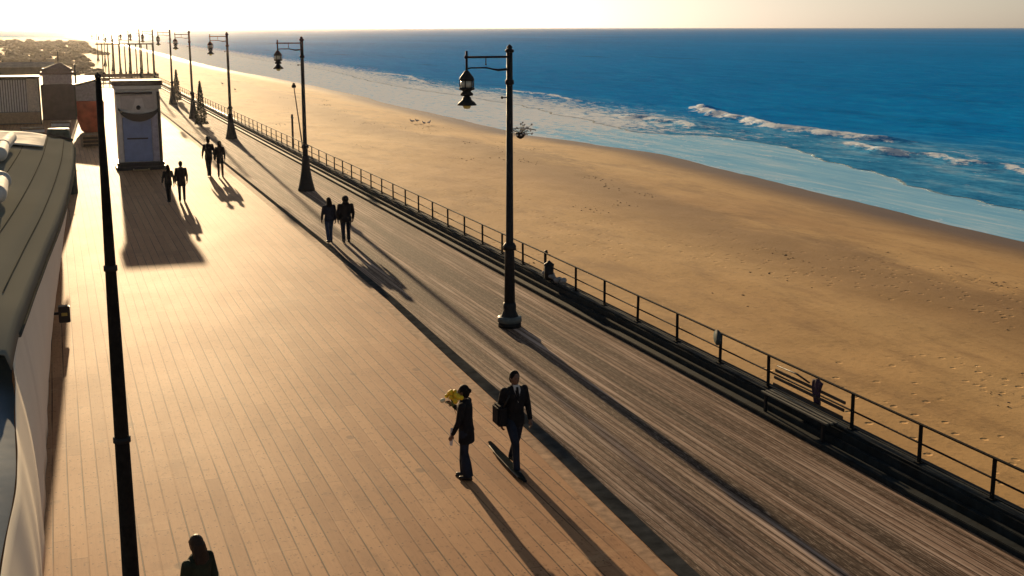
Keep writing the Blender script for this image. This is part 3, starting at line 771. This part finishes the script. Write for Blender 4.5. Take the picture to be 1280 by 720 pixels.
m = MB(); m.tube([(-.45,-.45,.06),(-.45,-.75,.06),(.35,-.75,.06),(.35,-.45,.06)], .04, 8); m.tube([(-.45,-.26,.06),(-.45,-.45,.06)], .04, 8); m.tube([(.35,-.26,.06),(.35,-.45,.06)], .04, 8); m.build('foot_bar', simple('brass_tan', (.35,.22,.10), .4), kb)

rk = empty('booth', (2.4, 98.3, 0)); tag(rk, 'rounded rusty red booth with grey slanted top panel behind the near pole', 'booth')
MB().lathe([(.55,0),(.72,.15),(.95,.9),(1.0,2.2),(.95,2.3)], n=28, sy=.8).build('drum', simple('rusty_red_paint', (.42,.065,.03), .6, .4, 1.5, .15), rk)
m = MB(); m.add([(-.92,-.5,2.31),(.75,-.5,2.31),(.75,-.5,3.75),(-.92,-.5,3.35),(-.92,.6,2.31),(.75,.6,2.31),(.75,.6,3.75),(-.92,.6,3.35)],[(0,1,2,3),(7,6,5,4),(0,4,5,1),(1,5,6,2),(2,6,7,3),(3,7,4,0)]); m.build('upper_wall', simple('grey_lilac_panel', (.28,.24,.24), .5), rk)
m = MB(); m.add([(-1.05,-.6,3.36),(.85,-.6,3.82),(.85,.7,3.82),(-1.05,.7,3.36),(-1.05,-.6,3.50),(.85,-.6,3.96),(.85,.7,3.96),(-1.05,.7,3.50)],[(3,2,1,0),(4,5,6,7),(0,1,5,4),(1,2,6,5),(2,3,7,6),(3,0,4,7)]); m.build('roof', PDARK, rk)
m = MB(); m.box(.76,.9,-.58,-.44,0,3.8); m.box(-1.06,-.93,-.58,-.44,1.2,3.36); m.build('frame', PDARK, rk)

bk = empty('booth', (.3, 112, 0)); tag(bk, 'dark brown booth with stepped roof and pale band, left of the red booth', 'booth')
m = MB(); m.box(-1.35,1.35,0,2,.0,2.95); m.build('wall', simple('dark_plum_brown', (.055,.036,.04), .55, .4, 2), bk, bevel=.05)
m = MB(); m.box(-1.15,1.15,-.05,1.9,2.96,3.75); m.build('upper_band', simple('pale_lilac_grey', (.36,.31,.31), .5), bk, bevel=.03)
m = MB(); m.box(-1.3,1.3,-.15,2.1,3.76,3.95); m.box(-1.15,1.2,-.05,2,3.952,4.25); m.add([(-1.0,0,4.253),(1.1,0,4.253),(1.1,1.9,4.253),(-1.0,1.9,4.253),(.3,.95,4.75)],[(0,1,4),(1,2,4),(2,3,4),(3,0,4)]); m.build('roof', simple('plum_roof', (.13,.08,.075), .7), bk)
m = MB(); m.box(1.37,1.50,-.1,.05,0,4.6); m.box(-1.55,-1.42,-.1,.05,0,3.2); m.build('corner_posts', PDARK, bk)
m = MB(); m.box(-1.62,-1.55,-.35,-.05,1.6,2.9); m.build('side_sign', PDARK, bk)

sb = empty('market_booth', (-2.6, 108, 0)); tag(sb, 'low booth with white vertical slat shutters on a tan base at far left', 'booth')
m = MB(); m.box(-3.5,1.45,.06,3,.0,3.6); m.build('wall', simple('grey_wall', (.12,.11,.10), .7), sb)
m = MB()
for i in range(19): m.box(-2.9+i*.19,-2.78+i*.19,-.02,.055,1.0,3.5)
m.build('slat_shutter', PWHITE, sb)
m = MB(); m.box(.55,1.4,-.03,.055,1.0,3.6); m.build('side_panel', simple('cream_panel', (.50,.43,.33), .6), sb)
m = MB(); m.box(-3.5,1.4,-.3,.055,.12,.95); m.build('counter', TANP, sb, bevel=.02)
m = MB(); m.box(-3.6,1.55,-.35,3.1,3.62,3.78); m.build('roof', PDARK, sb)
m = MB(); m.box(1.42,1.52,-.5,-.4,0,3.6); m.build('post', PDARK, sb)

# covered stack beyond the tent
gs = empty('covered_stack', (.05, 62, 0)); tag(gs, 'tall stack under a dark green tarpaulin just beyond the tent', 'covered stack')
m = MB(); rnd = random.Random(3)
rings = []
nseg = 28
vs = []
for j in range(9):
    z = 3.0*j/8
    for k in range(nseg):
        w_ = 2*PI*k/nseg; sq = max(abs(math.cos(w_)), abs(math.sin(w_))); f_ = 1/sq**.7*(1-.28*(j/8)**3)*(1+.05*math.sin(w_*9+j*.3)*(1-j/9))
        vs.append((.66*f_*math.cos(w_), .7*f_*math.sin(w_), z))
fs = [(j*nseg+k, j*nseg+(k+1)%nseg, (j+1)*nseg+(k+1)%nseg, (j+1)*nseg+k) for j in range(8) for k in range(nseg)] + [tuple(8*nseg+k for k in range(nseg))]
m.add(vs, fs, True).build('tarpaulin', cloth('green_tarpaulin', (.045,.060,.050), .6), gs)
m = MB(); m.tube([(-.70,-.72,.9),(.70,-.72,1.1)], .02, 6); m.tube([(-.2,-.74,.02),(-.1,-.70,2.6)], .02, 6); m.build('rope', TAN, gs)
# white folded cloth on its right
# ------------------------------------------------------------------ the tent in the left foreground
tent = empty('market_tent', (-.8, 30, 0)); tag(tent, 'long market tent with grey fabric canopy and cream side curtain in left foreground', 'tent')
tl = tent.location
EDGE = [(19.0,-.98),(20.0,-.87),(22.5,-.79),(24,-.65),(27.5,-.48),(31.4,-.2),(38,.13),(45.6,.42),(54.7,.6)]
def edge(y):
    if y < 19: return -1.0
    def lin(q):
        for (a, p), (b, t) in zip(EDGE, EDGE[1:]):
            if q <= b: return p+(t-p)*max(0, (q-a)/(b-a))
        return EDGE[-1][1]
    return sum(lin(y+k*.8) for k in range(-3, 4))/7
CANV = simple('grey_green_canvas', (.225,.225,.19), .95, .05, .25, .0, .0)
CREAM = simple('cream_canvas', (.88,.79,.64), .9, .04, .5, .1, .0)
nx = 80; yy = seq((19.3, 54.5, .2))
vs = []
for y in yy:
    for i in range(nx):
        u = (i/(nx-1)); d = u*u*5.0*.6+u*2.0
        x = edge(y)-d
        near = max(0, 1-(y-19.3)/3)
        z = 3.0 + .55*(1-math.exp(-d/1.6)) + .035*math.sin(d*11+ y*.05)*math.exp(-d/.9) - .15*near*near
        if i == 0: z -= .22; x += .05
        vs.append((x-tl.x, y-tl.y, z))
fs = [(j*nx+i, j*nx+i+1, (j+1)*nx+i+1, (j+1)*nx+i) for j in range(len(yy)-1) for i in range(nx-1)]
o = MB().add(vs, fs, True).build('canopy', CANV, tent); q = o.modifiers.new('s', 'SOLIDIFY'); q.thickness = .02
SEAM = simple('dark_seam', (.09,.09,.075), .95, .1, 3, .0, 0)
for dd in (.35, .95, 1.7):
    MB().tube([(edge(y)-dd-tl.x, y-tl.y, 3.015+.55*(1-math.exp(-dd/1.6))+.035*math.sin(dd*11+y*.05)*math.exp(-dd/.9)) for y in seq((23, 54, 1))], .011, 6).build('seam', SEAM, tent)
MB().tube([(edge(y)+.055-tl.x, y-tl.y, 2.77) for y in seq((21, 54.4, .8))], .03, 8).build('edge_bar', SEAM, tent)
# white end flap over far end of canopy
vs = []; nx2 = 14; yy2 = seq((48.6, 54.6, .5))
for y in yy2:
    for i in range(nx2):
        d = 1.0+2.6*i/(nx2-1); vs.append((edge(y)-d-tl.x, y-tl.y, 3.08+.55*(1-math.exp(-d/1.6))+.04*noise.noise((d*1.5, y*.5, 1))))
o = MB().add(vs, [(j*nx2+i, j*nx2+i+1, (j+1)*nx2+i+1, (j+1)*nx2+i) for j in range(len(yy2)-1) for i in range(nx2-1)], True).build('end_flap', simple('white_canvas', (.50,.50,.47), .9, .03, .5, .1, 0), tent)
o.modifiers.new('s', 'SOLIDIFY').thickness = .02
m = MB(); m.tube([(edge(54.7)-x_-tl.x, 54.75-tl.y, 3.06+.55*(1-math.exp(-x_/1.6))) for x_ in [0,.5,1,2,3,4,5]], .04, 8); m.build('end_pole', IRON, tent)
# side curtain with hanging folds
def basex(y): return lerp_tab([(4,-.66),(17.8,-.61),(27,-.57),(48,-.37),(54,-.3)], y)
def curtain(y0, y1, ztop, topx, name, mat):
    vs = []; yy = seq((y0, y1, .07)); nz = 12
    for y in yy:
        for j in range(nz):
            v = j/(nz-1)
            z = .02+(ztop(y)-.02)*v
            fold = (.012*math.sin(y*3.1+2.5*noise.noise((y*.3, 0, v*.5)))+.015*noise.noise((y*.5, v*.5, 4)))*(1-.75*v)+.08*math.sin(v*3.14)
            x = basex(y)+(topx(y)-basex(y))*v**.8+fold
            vs.append((x-tl.x, y-tl.y, z))
    o = MB().add(vs, [(a*nz+b, a*nz+b+1, (a+1)*nz+b+1, (a+1)*nz+b) for a in range(len(yy)-1) for b in range(nz-1)], True).build(name, mat, tent)
    o.modifiers.new('s', 'SOLIDIFY').thickness = .012
    return o
TT = [(6,-.95),(12.5,-.82),(15.4,-.73),(18.9,-.82),(20.5,-.90),(22.5,-.86)]
curtain(6, 52, lambda y: 2.3+.52*max(0, min(1, (y-17.5)/4)), lambda y: lerp_tab(TT, y) if y < 22.5 else edge(y)-.07, 'side_curtain', CREAM)
# blue grey inner roof left of the near curtain
vs = []; yy3 = seq((6, 24, .5)); nx3 = 8
for y in yy3:
    for i in range(nx3):
        d = 4.0*i/(nx3-1); vs.append((lerp_tab(TT, min(y, 22.4))-.03-d-tl.x, y-tl.y, 2.29+.25*(1-math.exp(-d))+.02*noise.noise((d, y, 0))))
o = MB().add(vs, [(j*nx3+i, j*nx3+i+1, (j+1)*nx3+i+1, (j+1)*nx3+i) for j in range(len(yy3)-1) for i in range(nx3-1)], True).build('front_roof', simple('blue_grey_canvas', (.13,.18,.235), .9, .06, 2, .1, 0), tent)
o.modifiers.new('s', 'SOLIDIFY').thickness = .02
m = MB()
for y in (6.2, 19.6, 31, 42, 54.4): m.tube([(edge(y)-.75-tl.x, y-tl.y, 0), (edge(y)-.75-tl.x, y-tl.y, 2.7 if y > 19.7 else 2.15)], .04, 8)
m.build('frame_posts', IRON_G, tent)
def bundle(name, pts, r, label):
    m = MB()
    for i in range(len(pts)-1):
        m.capsule(pts[i], pts[i+1], r*random.uniform(.8,1.1), r*random.uniform(.7,1.05))
    o = m.build_remesh(name, simple('white_bundle_cloth', (.55,.53,.49), .8, .1, 4), None, .03, None, 4); return tag(o, label, 'cloth bundle', 'rolled white bundles on the tent roof')
bundle('rolled_cloth', [(-1.75,42.5,3.70),(-1.72,45,3.74),(-1.55,48,3.78)], .24, 'farther rolled white cloth lying on the grey tent canopy')
bundle('rolled_cloth', [(-1.75,29.5,3.66),(-1.45,32,3.72),(-1.42,34.5,3.76),(-1.60,36,3.72)], .22, 'nearer rolled white cloth lying on the grey tent canopy')
# black box on the tent side
bb = empty('speaker_box', (-.17, 33.0, .28)); tag(bb, 'small black box with yellow tag fixed on the outside of the tent curtain', 'box')
MB().box(-.12,.16,-.12,.12,0,.42).build('case', PDARK, bb, bevel=.015); MB().box(-.05,.09,-.135,-.122,.18,.26).build('tag', simple('yellow_tag', (.45,.35,.08), .6), bb)
MB().box(-.4,-.121,-.03,.03,.2,.26).build('bracket', IRON, bb)

# ------------------------------------------------------------------ far gate and field
gt = empty('gate', (10.5, 202.6, 0)); tag(gt, 'wide open frame of thin upright posts under one long beam, far off in the glare', 'gate')
m = MB(); m.box(-4.2,4.25,-.1,.1,5.0,5.2); m.build('beam', BROWNC, gt)
for i in range(10):
    x = -3.3+i*.82
    MB().tube([(x,0,0),(x,0,5.0)], [.10,.085], 8).build('post', BROWNC, gt)
bf = empty('low_fence', (10, 188, 0)); tag(bf, 'low brown board fence below the far gate posts', 'fence')
for i in range(9): MB().box(-4.2+i*1.0,-4.1+i*1.0,-.06,.06,0,1.4).build('post', BROWNC, bf)
m = MB(); m.box(-4.3,4.2,-.10,-.065,.15,.62); m.box(-4.3,4.2,-.10,-.065,.68,1.15); m.build('boards', simple('brown_boards', (.14,.075,.05), .8, .4, 1.5), bf)
sh = empty('long_shed', (-6, 226, -.6)); tag(sh, 'long low dark shed across the far left below the rocks', 'shed')
m = MB(); m.box(-9,6,0,4,0,1.7); m.build('wall', simple('dark_boarding', (.07,.05,.04), .8, .4, 1), sh)
m = MB(); m.add([(-9.3,-.4,1.7),(6.3,-.4,1.7),(6.3,4.4,1.7),(-9.3,4.4,1.7),(-9.3,2,2.5),(6.3,2,2.5)],[(0,1,5,4),(2,3,4,5),(0,4,3),(1,2,5),(3,2,1,0)]); m.build('roof', simple('grey_roof', (.20,.17,.15), .7, .3, 1), sh)
ROCK = simple('pale_rock', (.30,.215,.125), .9, .4, .8, .2, .6)
m = MB(); rnd = random.Random(11)
for i in range(1500):
    y = 236+ (rnd.random()**1.4)*520; x = rnd.uniform(-55, 9) if y < 420 else rnd.uniform(-80, 16)
    r = rnd.uniform(.35, 1.2)*(1+ (y-236)/500)
    vs = []; c = Vector((x, y, sand_z(x, y, None)[0]+r*.15)); n0 = len(m.v)
    m.ball(c, (r*rnd.uniform(.8,1.5), r*rnd.uniform(.8,1.3), r*rnd.uniform(.4,.8)), 7, 5)
    for q in range(n0, len(m.v)):
        p = Vector(m.v[q]); p += (p-c)*noise.noise(p*1.3)*.55; m.v[q] = tuple(p)
m.sm = [False]*len(m.sm)
tag(m.build('rock_field', ROCK), 'field of pale tumbled rocks along the far shore', 'rocks', kind='stuff')
m = MB()
for i in range(5000):
    y = 232+rnd.random()*420; x = rnd.uniform(-60, 8); 
    if noise.noise((x*.08, y*.03, 0)) < .05: continue
    c = Vector((x, y, sand_z(x, y, None)[0]+rnd.uniform(0,.6))); s = rnd.uniform(.12,.4)
    u = Vector((rnd.gauss(0,1), rnd.gauss(0,1), abs(rnd.gauss(0,1)))).normalized(); v = u.orthogonal().normalized()
    m.add([c-u*s, c+v*s*.6, c+u*s, c-v*s*.6], [(0,1,2,3)])
tag(m.build('beach_scrub', FOL, fix=False), 'low dark scrub between the far rocks', 'scrub', kind='stuff')
for x, y, h, lab in ((1.0, 240, 4.2, 'thin dark post standing right of the brown booth roof among far rocks'), (-3.4, 232, 3.0, 'thin dark post standing left of the brown booth roof among far rocks')):
    o = MB().tube([(0,0,0),(0,0,h)], [.14,.08], 8).build('wooden_post', BROWNC); o.location = (x, y, -.8); tag(o, lab, 'post', 'posts among the far rocks')

# crates and wrack
CRT = simple('crate_wood', (.20,.12,.065), .8, .4, 3)
def crate(loc, rz, sx, sy, sz, label):
    root = empty('crate', loc, rz); tag(root, label, 'crate', 'crates around the booths')
    m = MB(); m.box(-sx,sx,-sy,sy,.02,sz*.93); m.build('box', CRT, root)
    m = MB()
    for k in range(3):
        z = .06+k*(sz-.2)/2.6
        m.box(-sx-.02,sx+.02,-sy-.02,-sy-.003,z,z+sz*.2)
    m.build('front_slats', PWHITE if sx > .5 else BROWNC, root)
    m = MB(); m.box(-sx-.03,sx+.03,-sy-.03,sy+.03,sz*.93+.003,sz); m.build('lid', CRT, root, bevel=.01)
crate((1.9, 86, 0), .2, .45, .4, .8, 'low brown crate in front of the rusty red booth')
crate((.3, 96, 0), -.1, .6, .5, 1.0, 'wide pale-slatted crate between the red and brown booths')
crate((-1.6, 92, 0), .15, .7, .5, .9, 'pale-slatted crate in front of the slatted booth at far left')
crate((-.4, 84, 0), .5, .4, .4, .7, 'small brown crate just beyond the tent roof')
crate((2.9, 104, 0), .1, .45, .4, 1.1, 'tall brown crate right behind the red booth')
m = MB(); rnd = random.Random(21)
for c_ in range(60):
    y0_ = 14+rnd.random()**1.5*150; x0_ = rnd.choice([rnd.gauss(29.5, 1.2), rnd.uniform(15.5, 34)])
    for i in range(rnd.randint(3, 16)):
        x = x0_+rnd.gauss(0, .35); y = y0_+rnd.gauss(0, .9); s_ = rnd.uniform(.012, .034); z = sand_z(x, y, None)[0]
        n0 = len(m.v); m.ball((x, y, z+s_*.2), (s_*rnd.uniform(.8, 2.2), s_*rnd.uniform(.8, 2.2), s_*.5), 6, 4)
        for q in range(n0, len(m.v)):
            p = Vector(m.v[q]); m.v[q] = tuple(p + Vector((noise.noise(p*9), noise.noise(p*11), 0))*s_*.6)
tag(m.build('seaweed', simple('dry_seaweed', (.05,.032,.018), .9)), 'dark flecks of dry seaweed strewn on the sand', 'seaweed', kind='stuff')

# ------------------------------------------------------------------ haze
hz = MB().box(-9500, 16000, -400, 12500, -9.5, 8.6)
mt = bpy.data.materials.new('haze_air'); mt.use_nodes = True; nt = mt.node_tree
nt.nodes.remove(nt.nodes['Principled BSDF'])
pv = nt.nodes.new('ShaderNodeVolumePrincipled'); pv.inputs['Color'].default_value = (1, .96, .93, 1)
pv.inputs['Density'].default_value = .000045; pv.inputs['Anisotropy'].default_value = .94
nt.links.new(pv.outputs[0], nt.nodes['Material Output'].inputs['Volume'])
o = hz.build('haze', mt); tag(o, 'thin warm sea haze over the boardwalk and shore', 'haze', kind='stuff')

# ------------------------------------------------------------------ light, sky, camera
SUN_EL, SUN_AZ = 9.2, 2.3      # degrees; azimuth clockwise from +Y
w = bpy.data.worlds.new('World'); scene.world = w; w.use_nodes = True
nt = w.node_tree; bg = nt.nodes['Background']; bg.inputs['Strength'].default_value = .055
sky = nt.nodes.new('ShaderNodeTexSky'); sky.sky_type = 'NISHITA'; sky.sun_disc = False
sky.sun_elevation = R(SUN_EL); sky.sun_rotation = R(SUN_AZ); sky.dust_density = .8; sky.air_density = 1.0; sky.ozone_density = 2.0; sky.altitude = 0
hs = nt.nodes.new('ShaderNodeHueSaturation'); hs.inputs['Saturation'].default_value = .50; hs.inputs['Value'].default_value = .92
nt.links.new(sky.outputs[0], hs.inputs['Color']); nt.links.new(hs.outputs[0], bg.inputs['Color'])
L = bpy.data.lights.new('Sun', 'SUN'); L.energy = 5.0; L.angle = R(.5); L.color = (1, .71, .40)
so = bpy.data.objects.new('Sun', L); col.objects.link(so)
d = Vector((math.sin(R(SUN_AZ))*math.cos(R(SUN_EL)), math.cos(R(SUN_AZ))*math.cos(R(SUN_EL)), math.sin(R(SUN_EL))))
so.rotation_euler = d.to_track_quat('Z', 'Y').to_euler(); so.location = (0, 0, 60)

cam = bpy.data.cameras.new('Camera'); co = bpy.data.objects.new('Camera', cam); col.objects.link(co)
cam.lens = 1568/1280*36; cam.sensor_width = 36; cam.clip_end = 60000; cam.clip_start = .1
co.location = (0, 0, 7.6); co.rotation_euler = (R(90-11.745), 0, R(-19.845))
scene.camera = co
vs_ = scene.view_settings; vs_.view_transform = 'Standard'; vs_.look = 'None'; vs_.exposure = .66; vs_.gamma = 1; vs_.use_curve_mapping = False
scene.cycles.volume_bounces = 0
